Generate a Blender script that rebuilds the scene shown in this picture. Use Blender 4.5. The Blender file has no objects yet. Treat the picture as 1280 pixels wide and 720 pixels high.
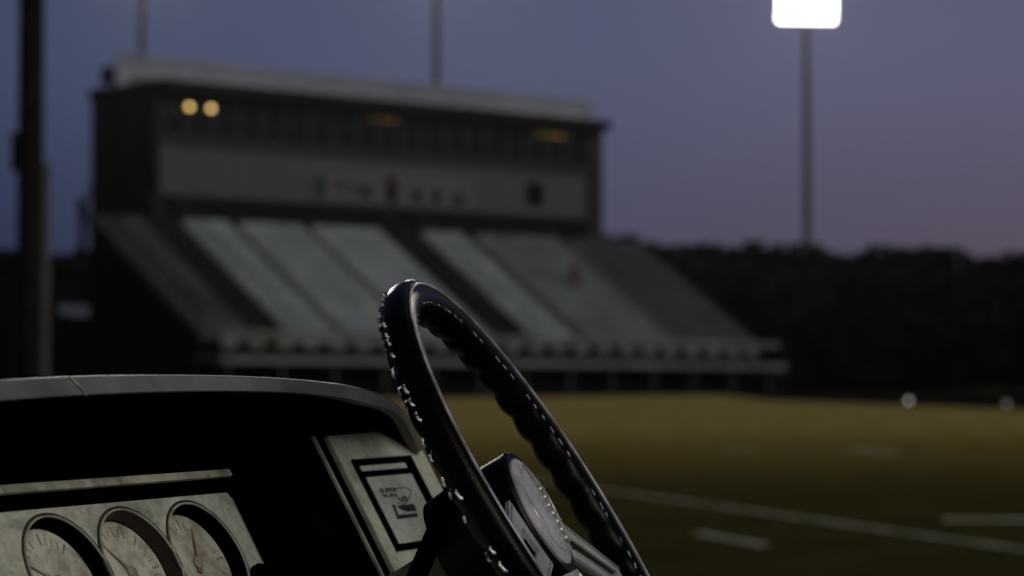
import bpy, bmesh, math, random
from mathutils import Vector, Matrix
random.seed(7)
SC = bpy.context.scene
COL = SC.collection
V = Vector
R = math.radians

# ------------------------------------------------------------------ camera
F = 3022.0                                  # focal length in 1280-wide pixels (85 mm on 36 mm)
CAMZ = 1.30
PITCH = math.atan(102 / F)
CP = V((0, 0, CAMZ))
FWD = V((0, math.cos(PITCH), math.sin(PITCH)))
UPV = V((0, -math.sin(PITCH), math.cos(PITCH)))
def ray(px, py):
    return V((1, 0, 0)) * ((px - 640) / F) + UPV * ((360 - py) / F) + FWD
def at_depth(px, py, d):
    r = ray(px, py); return CP + r * (d / r.y)
def on_ground(px, py, z=0.0):
    r = ray(px, py); return CP + r * ((z - CAMZ) / r.z)
cd = bpy.data.cameras.new('camera'); cam = bpy.data.objects.new('camera', cd); COL.objects.link(cam)
cam.location = CP; cam.rotation_euler = (math.pi / 2 + PITCH, 0, 0)
cd.lens = 85; cd.sensor_width = 36; cd.clip_start = 0.05; cd.clip_end = 3000
cd.dof.use_dof = True; cd.dof.focus_distance = 1.74; cd.dof.aperture_fstop = 7.8
SC.camera = cam

# ------------------------------------------------------------------ materials
def mat(name, col, rough=0.6, metal=0.0, var=0.15, scale=8.0, bump=0.0, bscale=60.0, emit=None, estr=0.0,
        col2=None, coat=0.0, detail=6, lo=.35, hi=.65, spec=None):
    m = bpy.data.materials.new(name); m.use_nodes = True
    nt = m.node_tree; b = nt.nodes['Principled BSDF']
    b.inputs['Roughness'].default_value = rough; b.inputs['Metallic'].default_value = metal
    if coat: b.inputs['Coat Weight'].default_value = coat; b.inputs['Coat Roughness'].default_value = .15
    if spec is not None: b.inputs['Specular IOR Level'].default_value = spec
    tc = nt.nodes.new('ShaderNodeTexCoord')
    n = nt.nodes.new('ShaderNodeTexNoise'); n.inputs['Scale'].default_value = scale; n.inputs['Detail'].default_value = detail
    nt.links.new(tc.outputs['Object'], n.inputs['Vector'])
    rp = nt.nodes.new('ShaderNodeValToRGB'); rp.color_ramp.elements[0].position = lo; rp.color_ramp.elements[1].position = hi
    c2 = col2 if col2 else tuple(max(0, c * (1 - var * 2)) for c in col)
    rp.color_ramp.elements[0].color = (*c2, 1); rp.color_ramp.elements[1].color = (*col, 1)
    nt.links.new(n.outputs['Fac'], rp.inputs['Fac']); nt.links.new(rp.outputs['Color'], b.inputs['Base Color'])
    mr = nt.nodes.new('ShaderNodeMapRange'); mr.inputs['To Min'].default_value = max(0.05, rough - .1); mr.inputs['To Max'].default_value = min(1, rough + .12)
    nt.links.new(n.outputs['Fac'], mr.inputs['Value']); nt.links.new(mr.outputs['Result'], b.inputs['Roughness'])
    if bump:
        n2 = nt.nodes.new('ShaderNodeTexNoise'); n2.inputs['Scale'].default_value = bscale; n2.inputs['Detail'].default_value = 4
        nt.links.new(tc.outputs['Object'], n2.inputs['Vector'])
        bp = nt.nodes.new('ShaderNodeBump'); bp.inputs['Strength'].default_value = bump; bp.inputs['Distance'].default_value = .002
        nt.links.new(n2.outputs['Fac'], bp.inputs['Height']); nt.links.new(bp.outputs['Normal'], b.inputs['Normal'])
    if emit:
        b.inputs['Emission Color'].default_value = (*emit, 1); b.inputs['Emission Strength'].default_value = estr
    return m
M = {}
M['panel'] = mat('worn_metal_panel', (.47, .48, .39), .5, .2, .12, 11, .35, 180, col2=(.15, .15, .12), lo=.27, hi=.45)
M['panel2'] = mat('dark_panel_edge', (.26, .26, .21), .6, .2, .2, 20)  # darker copy of the panel metal for its folded edge
M['plate'] = mat('plate_metal', (.48, .49, .43), .5, .1, .1, 25, .1, 200)
M['strip'] = mat('trim_strip', (.50, .50, .38), .45, .4, .2, 30, .2, 90)
M['lip'] = mat('hood_lip_vinyl', (.145, .145, .14), .5, 0, .2, 18, .2, 250)
M['black'] = mat('black_vinyl', (.0012, .0012, .0012), .9, 0, .3, 20, .2, 200, spec=.0)
M['blackp'] = mat('black_paint', (.004, .004, .004), .6, 0, .2, 5, spec=.05)
M['leather'] = mat('black_leather', (.0022, .0021, .002), .30, 0, .3, 40, .18, 700, spec=.10)
M['leather'].node_tree.nodes['Principled BSDF'].inputs['Specular Tint'].default_value = (1, .93, .76, 1)
M['pale_line'] = mat('rim_highlight', (.42, .41, .39), .35, 0, .3, 60)  # highlight on the rim edge, put into a pale colour
M['thread'] = mat('white_thread', (.88, .88, .86), .25, 0, .5, 300, spec=1.0)
M['hub'] = mat('hub_black', (.003, .003, .003), .42, 0, .2, 30, .3, 150, spec=.15)
M['cap'] = mat('brushed_cap', (.60, .59, .61), .45, .3, .22, 30, .3, 120)
M['chrome'] = mat('chrome', (.55, .54, .52), .45, .7, .15, 20)
M['spoke'] = mat('spoke_metal', (.50, .50, .48), .45, .3, .2, 30, .1, 150)
M['dial'] = mat('faded_dial', (.42, .42, .34), .55, 0, .2, 45, col2=(.20, .18, .13), lo=.3, hi=.55)
M['dialmark'] = mat('faded_marks', (.27, .25, .19), .6, 0, .3, 60)
M['rust'] = mat('faded_red', (.26, .12, .08), .6, 0, .3, 60)
M['ink'] = mat('black_ink', (.015, .015, .013), .6, 0, .3, 200)
M['inkgrey'] = mat('worn_ink', (.06, .06, .05), .6, 0, .3, 300)
M['wellred'] = mat('well_brown', (.02, .010, .008), .5, 0, .4, 30)
M['brick'] = mat('dark_brick', (.006, .004, .0035), .9, 0, .3, 3)
M['whitewall'] = mat('white_panelling', (.048, .051, .062), .9, 0, .08, .6)
M['banner'] = mat('banner_cloth', (.060, .057, .068), .8, 0, .06, 1)
M['parapet'] = mat('pale_parapet_metal', (.20, .22, .25), .8, 0, .22, .35, col2=(.14, .155, .18))
M['darkmetal'] = mat('dark_metal', (.006, .007, .0075), .8, 0, .2, 3, spec=.05)
M['mullion'] = mat('window_frame_metal', (.024, .028, .030), .6, 0, .2, 3, spec=.1)
M['glass'] = mat('dark_glass', (.006, .008, .008), .25, 0, .2, 2, spec=.2)
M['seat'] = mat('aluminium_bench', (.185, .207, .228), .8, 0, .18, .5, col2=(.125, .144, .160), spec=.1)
M['seat2'] = mat('shaded_bench', (.042, .049, .054), .8, 0, .18, .5, spec=.1)  # bench metal with the shade of the stand ends put into its colour
M['seat3'] = mat('half_shaded_bench', (.11, .126, .14), .8, 0, .18, .5, spec=.1)  # half-shaded copy of the bench metal, light fall-off put into the colour
M['aisle2'] = mat('pale_stair', (.055, .063, .064), .9, 0, .2, 2, spec=.05)
M['aisle'] = mat('dark_stair', (.008, .010, .010), .9, 0, .2, 2, spec=.05)
M['guard'] = mat('guard_panel', (.115, .122, .118), .8, 0, .2, .8, spec=.1)
M['deck'] = mat('deck_edge', (.125, .133, .130), .8, 0, .15, .6, spec=.1)
M['post'] = mat('galvanised_post', (.06, .066, .066), .8, 0, .2, 2, spec=.1)
M['wood'] = mat('creosoted_timber', (.010, .009, .008), .95, 0, .3, 6, spec=.1)
M['greypost'] = mat('grey_post', (.055, .052, .052), .8, 0, .2, 4)
M['pole'] = mat('light_pole_steel', (.05, .05, .06), .6, .3, .15, 2)
M['rubber'] = mat('tyre_rubber', (.015, .015, .015), .8, 0, .2, 20)
M['skin'] = mat('skin', (.25, .14, .10), .6, 0, .1, 10)
M['redcloth'] = mat('red_cloth', (.05, .008, .008), .9, 0, .2, 10)
M['darkcloth'] = mat('dark_cloth', (.02, .02, .03), .9, 0, .2, 10)
M['leaf'] = mat('tree_foliage', (.006, .008, .006), .9, 0, .5, 1.5, spec=.05)
M['bark'] = mat('tree_bark', (.012, .010, .008), .95, 0, .3, 4)
M['marking'] = mat('field_paint', (.42, .42, .34), .95, 0, .35, 2.5, col2=(.22, .22, .15), spec=0)
M['flood'] = mat('floodlight_glow', (.8, .8, .8), .5, emit=(1, .98, 1.0), estr=9)
M['warm'] = mat('warm_bulb', (.8, .6, .3), .5, emit=(1, .66, .22), estr=3.0)
M['amber'] = mat('amber_strip', (.5, .3, .1), .5, emit=(1, .60, .15), estr=.14)
M['amber2'] = mat('amber_strip_dim', (.5, .3, .1), .5, emit=(1, .60, .15), estr=.06)
M['marker'] = mat('marker_glass', (.1, .1, .1), .5, emit=(1, .95, .85), estr=.75)
M['marker2'] = mat('marker_glass_dim', (.06, .06, .06), .5, emit=(1, .95, .8), estr=.12)
M['paleglass'] = mat('lit_pale_window', (.3, .33, .4), .4, emit=(.6, .68, 1), estr=.015)

def wear(m, scale, lo, hi, dark, stretch):
    nt = m.node_tree; b = nt.nodes['Principled BSDF']; l = b.inputs['Base Color'].links[0]; src = l.from_socket
    tc = nt.nodes.new('ShaderNodeTexCoord'); mp = nt.nodes.new('ShaderNodeMapping'); mp.inputs['Scale'].default_value = stretch
    n = nt.nodes.new('ShaderNodeTexNoise'); n.inputs['Scale'].default_value = scale; n.inputs['Detail'].default_value = 8; n.inputs['Distortion'].default_value = .6
    nt.links.new(tc.outputs['Object'], mp.inputs[0]); nt.links.new(mp.outputs[0], n.inputs['Vector'])
    mr = nt.nodes.new('ShaderNodeMapRange'); mr.inputs['From Min'].default_value = lo; mr.inputs['From Max'].default_value = hi; mr.inputs['To Min'].default_value = dark; mr.inputs['To Max'].default_value = 1
    mx = nt.nodes.new('ShaderNodeMix'); mx.data_type = 'RGBA'; mx.blend_type = 'MULTIPLY'; mx.inputs['Factor'].default_value = 1
    nt.links.new(n.outputs['Fac'], mr.inputs['Value']); nt.links.new(src, mx.inputs['A']); nt.links.new(mr.outputs['Result'], mx.inputs['B']); nt.links.new(mx.outputs['Result'], b.inputs['Base Color'])
wear(M['panel'], 16, .33, .46, .62, (.7, 1, 2.2)); wear(M['panel'], 160, .35, .6, .75, (1, 1, 1)); wear(M['dial'], 110, .36, .5, .72, (1, 1, 1)); wear(M['strip'], 60, .35, .5, .6, (1, 1, 1))
wear(M['lip'], 9, .35, .6, .65, (1, 1, 1)); wear(M['cap'], 90, .35, .55, .85, (1, 1, 1)); wear(M['plate'], 120, .35, .55, .8, (1, 1, 1))

# ------------------------------------------------------------------ mesh building
class Fr:
    """a frame: origin and three axes"""
    def __init__(s, o, x, y, z): s.o, s.x, s.y, s.z = V(o), V(x).normalized(), V(y).normalized(), V(z).normalized()
    def __call__(s, a, b, c): return s.o + s.x * a + s.y * b + s.z * c
WORLD = Fr((0, 0, 0), (1, 0, 0), (0, 1, 0), (0, 0, 1))
class MB:
    def __init__(s): s.v = []; s.f = []
    def add(s, vs, fs):
        k = len(s.v); s.v += [V(p) for p in vs]; s.f += [tuple(i + k for i in f) for f in fs]; return s
    def box(s, fr, x0, x1, y0, y1, z0, z1):
        vs = [fr(x, y, z) for z in (z0, z1) for y in (y0, y1) for x in (x0, x1)]
        return s.add(vs, [(0, 2, 3, 1), (4, 5, 7, 6), (0, 1, 5, 4), (2, 6, 7, 3), (0, 4, 6, 2), (1, 3, 7, 5)])
    def prism(s, fr, poly, z0, z1, inset=0):
        """poly in the frame's x,y; extruded along z with a small chamfer on the z1 side"""
        n = len(poly); cx = sum(p[0] for p in poly) / n; cy = sum(p[1] for p in poly) / n
        def ins(p):
            dx, dy = cx - p[0], cy - p[1]; l = math.hypot(dx, dy) or 1
            return (p[0] + dx / l * inset, p[1] + dy / l * inset)
        lv = [[fr(p[0], p[1], z0) for p in poly]]
        if inset: lv.append([fr(p[0], p[1], z1 - inset) for p in poly]); lv.append([fr(*ins(p), z1) for p in poly])
        else: lv.append([fr(p[0], p[1], z1) for p in poly])
        vs = [p for l in lv for p in l]; fs = [tuple(range(n))[::-1], tuple(range(len(vs) - n, len(vs)))]
        for k in range(len(lv) - 1):
            for i in range(n):
                j = (i + 1) % n; fs.append((k * n + i, k * n + j, (k + 1) * n + j, (k + 1) * n + i))
        return s.add(vs, fs)
    def rings(s, rings, closed=True, cap=True, loop=False):
        n = len(rings[0]); vs = [p for r in rings for p in r]; fs = []; m = len(rings)
        for k in range(m if loop else m - 1):
            k2 = (k + 1) % m
            for i in range(n if closed else n - 1):
                j = (i + 1) % n; fs.append((k * n + i, k * n + j, k2 * n + j, k2 * n + i))
        if cap and not loop: fs += [tuple(range(n))[::-1], tuple(range((m - 1) * n, m * n))]
        return s.add(vs, fs)
    def tube(s, pts, r, n=10, loop=False, r1=None):
        pts = [V(p) for p in pts]; m = len(pts); rg = []
        for k in range(m):
            a = pts[k - 1] if (k > 0 or loop) else pts[k]; b = pts[(k + 1) % m] if (k < m - 1 or loop) else pts[k]
            t = (b - a).normalized(); ref = V((0, 0, 1)) if abs(t.z) < .95 else V((1, 0, 0))
            x = t.cross(ref).normalized(); y = t.cross(x)
            rr = r if r1 is None else r + (r1 - r) * k / (m - 1)
            rg.append([pts[k] + (x * math.cos(q) + y * math.sin(q)) * rr for q in [2 * math.pi * i / n for i in range(n)]])
        return s.rings(rg, loop=loop)
    def lathe(s, fr, prof, n=48, cap=True):
        """prof: (radius, z) list, turned round the frame's z axis"""
        rg = [[fr(r * math.cos(2 * math.pi * i / n), r * math.sin(2 * math.pi * i / n), z) for i in range(n)] for r, z in prof]
        return s.rings(rg, cap=cap)
    def build(s, name, material, parent=None, smooth=False, origin=None):
        me = bpy.data.meshes.new(name)
        if parent is not None: inv = WM[parent.name].inverted()
        elif origin is not None: inv = Matrix.Translation(origin).inverted()
        else: inv = Matrix()
        me.from_pydata([inv @ p for p in s.v], [], s.f); me.update()
        bm = bmesh.new(); bm.from_mesh(me); bmesh.ops.recalc_face_normals(bm, faces=bm.faces); bm.to_mesh(me); bm.free()
        me.materials.append(M[material] if isinstance(material, str) else material)
        if smooth:
            for p in me.polygons: p.use_smooth = True
            try: me.set_sharp_from_angle(angle=R(40))
            except Exception: pass
        o = bpy.data.objects.new(name, me); COL.objects.link(o)
        if parent is not None:
            o.parent = parent; WM[o.name] = WM[parent.name].copy()
        else:
            if origin is not None: o.location = origin
            WM[o.name] = Matrix.Translation(origin) if origin is not None else Matrix()
        return o
WM = {}
def tag(o, label, cat, group=None):
    o['label'] = label; o['category'] = cat
    if group: o['group'] = group
    return o
def thing(name, loc, label, cat, group=None, rz=0):
    o = bpy.data.objects.new(name, None); COL.objects.link(o); o.location = loc; o.rotation_euler = (0, 0, rz)
    o.empty_display_size = .2
    WM[o.name] = Matrix.Translation(loc) @ Matrix.Rotation(rz, 4, 'Z')
    return tag(o, label, cat, group)
def copy_tree(o, parent=None):
    c = o.copy(); COL.objects.link(c)
    if parent is not None: c.parent = parent
    for ch in [x for x in COL.objects if x.parent == o]: copy_tree(ch, c)
    return c

# ------------------------------------------------------------------ ground
def ground_mat():
    m = bpy.data.materials.new('grass_field'); m.use_nodes = True; nt = m.node_tree; b = nt.nodes['Principled BSDF']
    b.inputs['Roughness'].default_value = .95; b.inputs['Specular IOR Level'].default_value = 0
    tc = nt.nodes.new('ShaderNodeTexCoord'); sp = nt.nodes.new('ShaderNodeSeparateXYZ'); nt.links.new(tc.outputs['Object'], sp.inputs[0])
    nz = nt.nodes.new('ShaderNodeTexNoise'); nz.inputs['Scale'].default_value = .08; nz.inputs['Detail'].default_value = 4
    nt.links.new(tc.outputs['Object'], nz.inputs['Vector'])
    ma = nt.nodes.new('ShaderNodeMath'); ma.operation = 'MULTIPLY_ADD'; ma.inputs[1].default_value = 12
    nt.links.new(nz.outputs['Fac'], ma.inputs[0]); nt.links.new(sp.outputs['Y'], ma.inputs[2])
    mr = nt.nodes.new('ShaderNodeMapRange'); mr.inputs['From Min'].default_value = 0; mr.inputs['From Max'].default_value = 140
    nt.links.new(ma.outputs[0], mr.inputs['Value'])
    rp = nt.nodes.new('ShaderNodeValToRGB'); e = rp.color_ramp.elements  # dark near, gold far: dry grass with the floodlit pool painted in
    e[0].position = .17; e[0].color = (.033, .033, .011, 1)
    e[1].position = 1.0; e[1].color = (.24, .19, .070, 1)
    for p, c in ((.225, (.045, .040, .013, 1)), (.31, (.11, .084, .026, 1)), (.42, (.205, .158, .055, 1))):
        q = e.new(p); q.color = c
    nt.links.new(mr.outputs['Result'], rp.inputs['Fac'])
    n2 = nt.nodes.new('ShaderNodeTexNoise'); n2.inputs['Scale'].default_value = 1.2; n2.inputs['Detail'].default_value = 8
    nt.links.new(tc.outputs['Object'], n2.inputs['Vector'])
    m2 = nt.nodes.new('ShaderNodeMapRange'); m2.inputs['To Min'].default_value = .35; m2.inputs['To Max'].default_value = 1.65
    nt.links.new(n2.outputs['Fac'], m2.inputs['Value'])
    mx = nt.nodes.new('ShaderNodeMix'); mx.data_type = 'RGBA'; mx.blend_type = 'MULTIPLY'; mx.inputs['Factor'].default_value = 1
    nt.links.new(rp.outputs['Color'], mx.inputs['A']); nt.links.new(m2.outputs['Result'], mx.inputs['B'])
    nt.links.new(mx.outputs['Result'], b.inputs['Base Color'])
    return m
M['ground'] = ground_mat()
M['track'] = mat('dark_track', (.008, .008, .007), .95, 0, .2, .5, spec=0)
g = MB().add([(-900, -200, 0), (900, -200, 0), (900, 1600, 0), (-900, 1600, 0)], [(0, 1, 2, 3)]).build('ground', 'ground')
g['kind'] = 'structure'

# stadium frame: w runs along the stand, s towards the field
w = V((.743, .669, 0)).normalized(); s_ = V((.669, -.743, 0)).normalized()
A0 = V(((280 - 640) / F * 105, 105, 0))
ST = Fr(A0, w, s_, (0, 0, 1))                       # (along, towards field, up)
def on_stand(px, py, soff):
    r = ray(px, py); p0 = ST(0, soff, 0); t = (p0 - CP).dot(ST.y) / r.dot(ST.y); p = CP + r * t - ST.o
    return p.dot(ST.x), p.z
t_ = MB().prism(ST, [(-60, 2.0), (34, 1.6), (52, -2), (64, -10), (64, -40), (-60, -40)], .0, .004).build('track', 'track'); t_['kind'] = 'structure'
# second dark strip on the right, where the grass ends nearer to the camera
e1 = [on_ground(960, 500.5), on_ground(1300, 513), V((90, 74, 0)), V((120, 190, 0)), V((10, 140, 0))]
t2 = MB().prism(WORLD, [(p.x, p.y) for p in e1], .0, .008).build('path', 'track'); t2['kind'] = 'structure'

# painted lines on the field
def line(a, b, width, label):
    a, b = on_ground(*a), on_ground(*b); d = (b - a).normalized(); q = V((-d.y, d.x, 0)) * width / 2
    n = max(2, int((b - a).length / 1.0)); pl = []; pr = []
    for k in range(n + 1):
        c = a.lerp(b, k / n); j = 1 + random.uniform(-.12, .12); pl.append(c + q * j); pr.append(c - q * j)
    mb = MB().rings([[(l.x, l.y, .012), (r_.x, r_.y, .012), (r_.x, r_.y, .004), (l.x, l.y, .004)] for l, r_ in zip(pl, pr)])
    tag(mb.build('field_line', 'marking', origin=V((a.x, a.y, 0))), label, 'field line')
line((640, 597), (1420, 709), .12, 'long white line slanting across the near grass')
line((872, 668), (950, 682), .13, 'short white dash below the long slanting line')
line((1178, 650), (1330, 651), .17, 'faint level white dash at the right edge of the grass')
line((905, 563), (938, 562), .22, 'short faint dash on the yellow grass, left of two')
line((1065, 561), (1115, 567), .24, 'short faint dash on the yellow grass, right of two')
line((860, 560), (1320, 579), .10, 'thin faint line between the yellow and the dark grass')

# ------------------------------------------------------------------ grandstand
gs = thing('grandstand', ST(15, -4, 0), 'long sloping bank of grey metal bench seating below the press box', 'grandstand')
Wl = on_stand(250, 420, 0)[0]; Wr = on_stand(945, 430, 0)[0]
ZF, ZB, DEP, NR = 3.0, 8.65, 9.0, 14
fx = lambda px: on_stand(px, 412, 0)[0]
aisles = [(fx(318), fx(364), 'b'), (fx(424), fx(437), 's'), (fx(518), fx(530), 's'), (fx(618), fx(668), 'b'), (fx(720), fx(738), 's'), (fx(840), fx(862), 's')]
cuts = []; x = Wl
for a, b, k in aisles: cuts.append((x, a)); x = b
cuts.append((x, Wr))
def steps(mb, x0, x1, bench=True):
    dz = (ZB - ZF) / NR; dd = DEP / NR
    for k in range(NR):
        y1 = -k * dd; y0 = -(k + 1) * dd; z = ZF + k * dz
        mb.box(ST, x0, x1, y0, y1, z - dz - .05, z - .12)                    # tread and riser
        if bench:
            mb.box(ST, x0 + .05, x1 - .05, y0 + .18, y0 + .46, z + .12, z + .17)   # bench board
            mb.box(ST, x0 + .05, x1 - .05, y0 + .40, y0 + .44, z - .13, z + .115)
        else:
            mb.box(ST, x0, x1, y0 + dd * .1, y0 + dd * .55, z - .13, z + .05)
for i, (a, b) in enumerate(cuts):
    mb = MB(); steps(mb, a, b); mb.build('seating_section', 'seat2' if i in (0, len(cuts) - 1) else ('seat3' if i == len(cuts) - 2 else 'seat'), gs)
for a, b, k in aisles:
    mb = MB(); steps(mb, a + .01, b - .01, False); mb.build('stair', 'aisle' if k == 'b' else 'aisle2', gs)
    if k == 'b':
        for xx in (a + .12, b - .12):
            mb = MB()
            mb.tube([ST(xx, 0, ZF + .95), ST(xx, -DEP, ZB + .95)], .035, 6)
            for q in range(0, 9): mb.tube([ST(xx, -q, ZF + q * (ZB - ZF) / DEP), ST(xx, -q, ZF + q * (ZB - ZF) / DEP + .95)], .03, 6)
            mb.build('handrail', 'post', gs)
# front walkway, guard panels and posts
def tilt(u): return -.30 * (u / 36)                     # the walk falls a little towards the far end
DW = 1.6
mb = MB(); n = 24
def sbox(mb, u0, u1, y0, y1, z0, z1):
    vs = [ST(u, y, z + tilt(u)) for z in (z0, z1) for y in (y0, y1) for u in (u0, u1)]
    mb.add(vs, [(0, 2, 3, 1), (4, 5, 7, 6), (0, 1, 5, 4), (2, 6, 7, 3), (0, 4, 6, 2), (1, 3, 7, 5)])
sbox(mb, Wl, Wr + .6, -.4, DW, 1.60, 1.86); mb.build('walkway', 'deck', gs)
mb = MB(); sbox(mb, Wl, Wr, DW - .1, DW - .04, 2.72, 3.02); mb.build('guard_rail', 'guard', gs)
u = Wl + .1; k = 0
while u < Wr - 1.2:
    L = .7 + .3 * random.random()
    mb = MB(); sbox(mb, u, u + L, DW - .08, DW - .045, 2.22, 2.66); mb.build('guard_panel', 'guard', gs)
    mb = MB(); sbox(mb, u + L + .2, u + L + .26, DW - .11, DW - .04, 1.95, 2.66); mb.build('guard_post', 'post', gs)
    u += L + .55 + .15 * random.random(); k += 1
for i in range(13):
    u = Wl + .5 + i * (Wr - Wl - 1) / 12
    mb = MB(); mb.box(ST, u - .05, u + .05, DW - .25, DW - .15, 0, 1.60 + tilt(u)); mb.build('support_post', 'post', gs)
mb = MB()
for i in range(12):
    u = Wl + .5 + i * (Wr - Wl - 1) / 12; v_ = u + (Wr - Wl - 1) / 12
    mb.tube([ST(u, DW - 1, .05), ST(v_, DW - 1, 1.3 + tilt(v_))], .03, 5); mb.tube([ST(v_, DW - 1, .05), ST(u, DW - 1, 1.3 + tilt(u))], .03, 5)
mb.build('bracing', 'darkmetal', gs)
mb = MB()
mb.add([ST(x, y, z) for x in (Wl + .1, Wr - .1) for y, z in ((-.5, 0), (-.5, ZF - .9), (-DEP, ZB - .9), (-DEP, 0))],
       [(0, 1, 2, 3), (4, 7, 6, 5), (0, 4, 5, 1), (1, 5, 6, 2), (2, 6, 7, 3), (0, 3, 7, 4)])
mb.build('under_wall', 'aisle', gs)
# left end: dark side rail and landing that sticks out at the top
mb = MB()
mb.tube([ST(Wl - .05, .2, ZF + 1), ST(Wl - .05, -DEP, ZB + 1.05)], .05, 6)
mb.tube([ST(Wl - .05, .2, ZF + .5), ST(Wl - .05, -DEP, ZB + .55)], .04, 6)
for q in range(0, 10): mb.tube([ST(Wl - .05, -q, ZF - .6 + q * (ZB - ZF) / DEP), ST(Wl - .05, -q, ZF + q * (ZB - ZF) / DEP + 1.05)], .04, 6)
mb.build('side_rail', 'darkmetal', gs)
Lp = on_stand(118, 268, -DEP)[0]
mb = MB(); mb.box(ST, Wl - .45, Wl - .12, -DEP - .2, -DEP + .4, ZB - .35, ZB - .2)
mb.box(ST, Wl - .45, Wl - .40, -DEP - .2, -DEP + .4, ZB - .195, ZB + .5)
mb.box(ST, Wl - .45, Wl - .12, -DEP - .1, -DEP + .0, ZB - 2.2, ZB - .355)
mb.build('landing', 'darkmetal', gs)

# ------------------------------------------------------------------ press box
PF = -DEP - .1
pb = thing('press_box', ST(12, PF - 3, 0), 'long flat-roofed press box with a window band above a white wall', 'press box')
P0 = on_stand(200, 200, PF)[0]; P1 = on_stand(732, 200, PF)[0]; P2 = on_stand(751, 200, PF)[0]; PD = PF - 5.6
mb = MB(); mb.box(ST, P0, P1, PF - 5.5, PF - .35, 0, 14.4); mb.build('rear_block', 'darkmetal', pb)
mb = MB(); mb.box(ST, P0 - .25, P0 - .004, PD, PF + .1, 0, 14.4)
for k in range(3): mb.box(ST, P0 - .33, P0 - .25, PF - .3 - k * 2.2, PF - .05 - k * 2.2, 0, 14.38)
mb.build('side_wall', 'brick', pb)
mb = MB(); mb.box(ST, P1 + .004, P2, PD, PF + .15, 0, 14.4); mb.build('end_pillar', 'brick', pb)
mb = MB(); mb.box(ST, P0, P1, PF - .345, PF, 9.55, 11.85)
mb.build('front_wall', 'whitewall', pb)
mb = MB(); nn = 26
for k in range(1, nn):
    u = P0 + (P1 - P0) * k / nn; mb.box(ST, u - .012, u + .012, PF + .001, PF + .008, 9.57, 11.83)
mb.build('wall_joint', 'darkmetal', pb)
mb = MB(); mb.box(ST, P0, P1, PF - .345, PF - .12, 8.2, 9.545); mb.build('base_panel', 'darkmetal', pb)
mb = MB(); mb.box(ST, P0 - .3, P2 + .05, PD - .2, PF + .75, 14.42, 14.95); mb.box(ST, P0 - .3, P2 + .05, PF + .76, PF + .80, 14.5, 14.92)
mb.build('roof', 'darkmetal', pb)
mb = MB(); Q0 = on_stand(147, 90, PF - 3.2)[0]; Q1 = on_stand(742, 130, PF - 3.2)[0]
mb.box(ST, Q0, Q1, PF - 3.3, PF - 3.2, 14.96, 15.85); mb.box(ST, Q0, Q1, PF - 3.29, PF - 3.21, 16.45, 16.55)
nb = int((Q1 - Q0) / .22)
for k in range(nb):
    u = Q0 + (Q1 - Q0) * (k + .5) / nb; mb.box(ST, u - .075, u + .075, PF - 3.28, PF - 3.22, 15.86, 16.44)
mb.build('roof_parapet', 'parapet', pb)
mb = MB(); mb.box(ST, Q0, Q1, PF - 2.2, PF - 2.12, 14.96, 15.32); mb.build('roof_kerb', 'deck', pb)
mb = MB(); mb.box(ST, Q0 - .7, Q0 - .3, PF - 3.6, PF - 2.9, 14.96, 15.7); mb.box(ST, Q0 - .6, Q0 - .4, PF - 3.4, PF - 3.1, 15.7, 15.9); mb.build('roof_vent', 'darkmetal', pb)
# windows: one window > pane, sill
NW = 19
ww = (P1 - P0) / NW
for k in range(NW):
    u0 = P0 + k * ww + .02; u1 = u0 + ww - .04
    z0, z1 = 11.9, 14.35
    mb = MB(); t = .10 if k % 2 else .16
    mb.box(ST, u0, u0 + t, PF - .3, PF - .02, z0, z1); mb.box(ST, u1 - t, u1, PF - .3, PF - .02, z0, z1)
    mb.box(ST, u0 + t, u1 - t, PF - .3, PF - .02, z1 - .14, z1); mb.box(ST, u0 + t, u1 - t, PF - .3, PF - .02, z0, z0 + .55)
    f = mb.build('window', 'mullion', pb)
    MB().box(ST, u0 + t, u1 - t, PF - .28, PF - .22, z0 + .55, z1 - .14).build('pane', 'glass', f)
# banner with a row of crests
b0, zz = on_stand(395, 200, PF); b1 = on_stand(592, 200, PF)[0]
mb = MB(); mb.box(ST, b0, b1, PF + .012, PF + .03, 9.72, 11.4); bn = mb.build('banner', 'banner', pb)
def disc(px, py, rad, m, sx=1.0, sz=1.0, name='crest'):
    u, z = on_stand(px, py, PF); n = 20
    mb = MB().prism(Fr(ST.o, ST.x, ST.z, ST.y), [(u + rad * sx * math.cos(2 * math.pi * i / n), z + rad * sz * math.sin(2 * math.pi * i / n)) for i in range(n)], PF + .032, PF + .045)
    mb.build(name, m, bn)
M['crestred'] = mat('crest_red', (.022, .006, .007), .7, 0, .2, 3, spec=0); M['crestblk'] = mat('crest_black', (.004, .005, .004), .7, 0, .2, 3, spec=0)
M['crestblue'] = mat('crest_blue', (.030, .038, .046), .7, 0, .2, 3, spec=0); M['crestolive'] = mat('crest_olive', (.012, .009, .005), .7, 0, .2, 3, spec=0)
M['crestmauve'] = mat('crest_mauve', (.045, .038, .055), .7, 0, .2, 3, spec=0)
disc(400, 234, .34, 'crestblue', 1, 1.9); disc(425, 232, .28, 'crestmauve'); disc(442, 235, .28, 'crestmauve'); disc(457, 240, .30, 'crestred', 1, 1.2)
disc(489, 237, .36, 'crestred', 1, 2.2); disc(489, 242, .30, 'crestblk', 1, 1.3); disc(520, 245, .32, 'crestblk'); disc(545, 246, .32, 'crestblk'); disc(572, 250, .34, 'crestolive')
u, z = on_stand(668, 243, PF)
mb = MB(); mb.box(ST, u - .62, u + .62, PF + .01, PF + .06, z - .62, z + .62); mb.box(ST, u - .5, u + .5, PF + .061, PF + .08, z - .5, z + .5)
mb.build('hatch', 'crestblk', pb)
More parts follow.
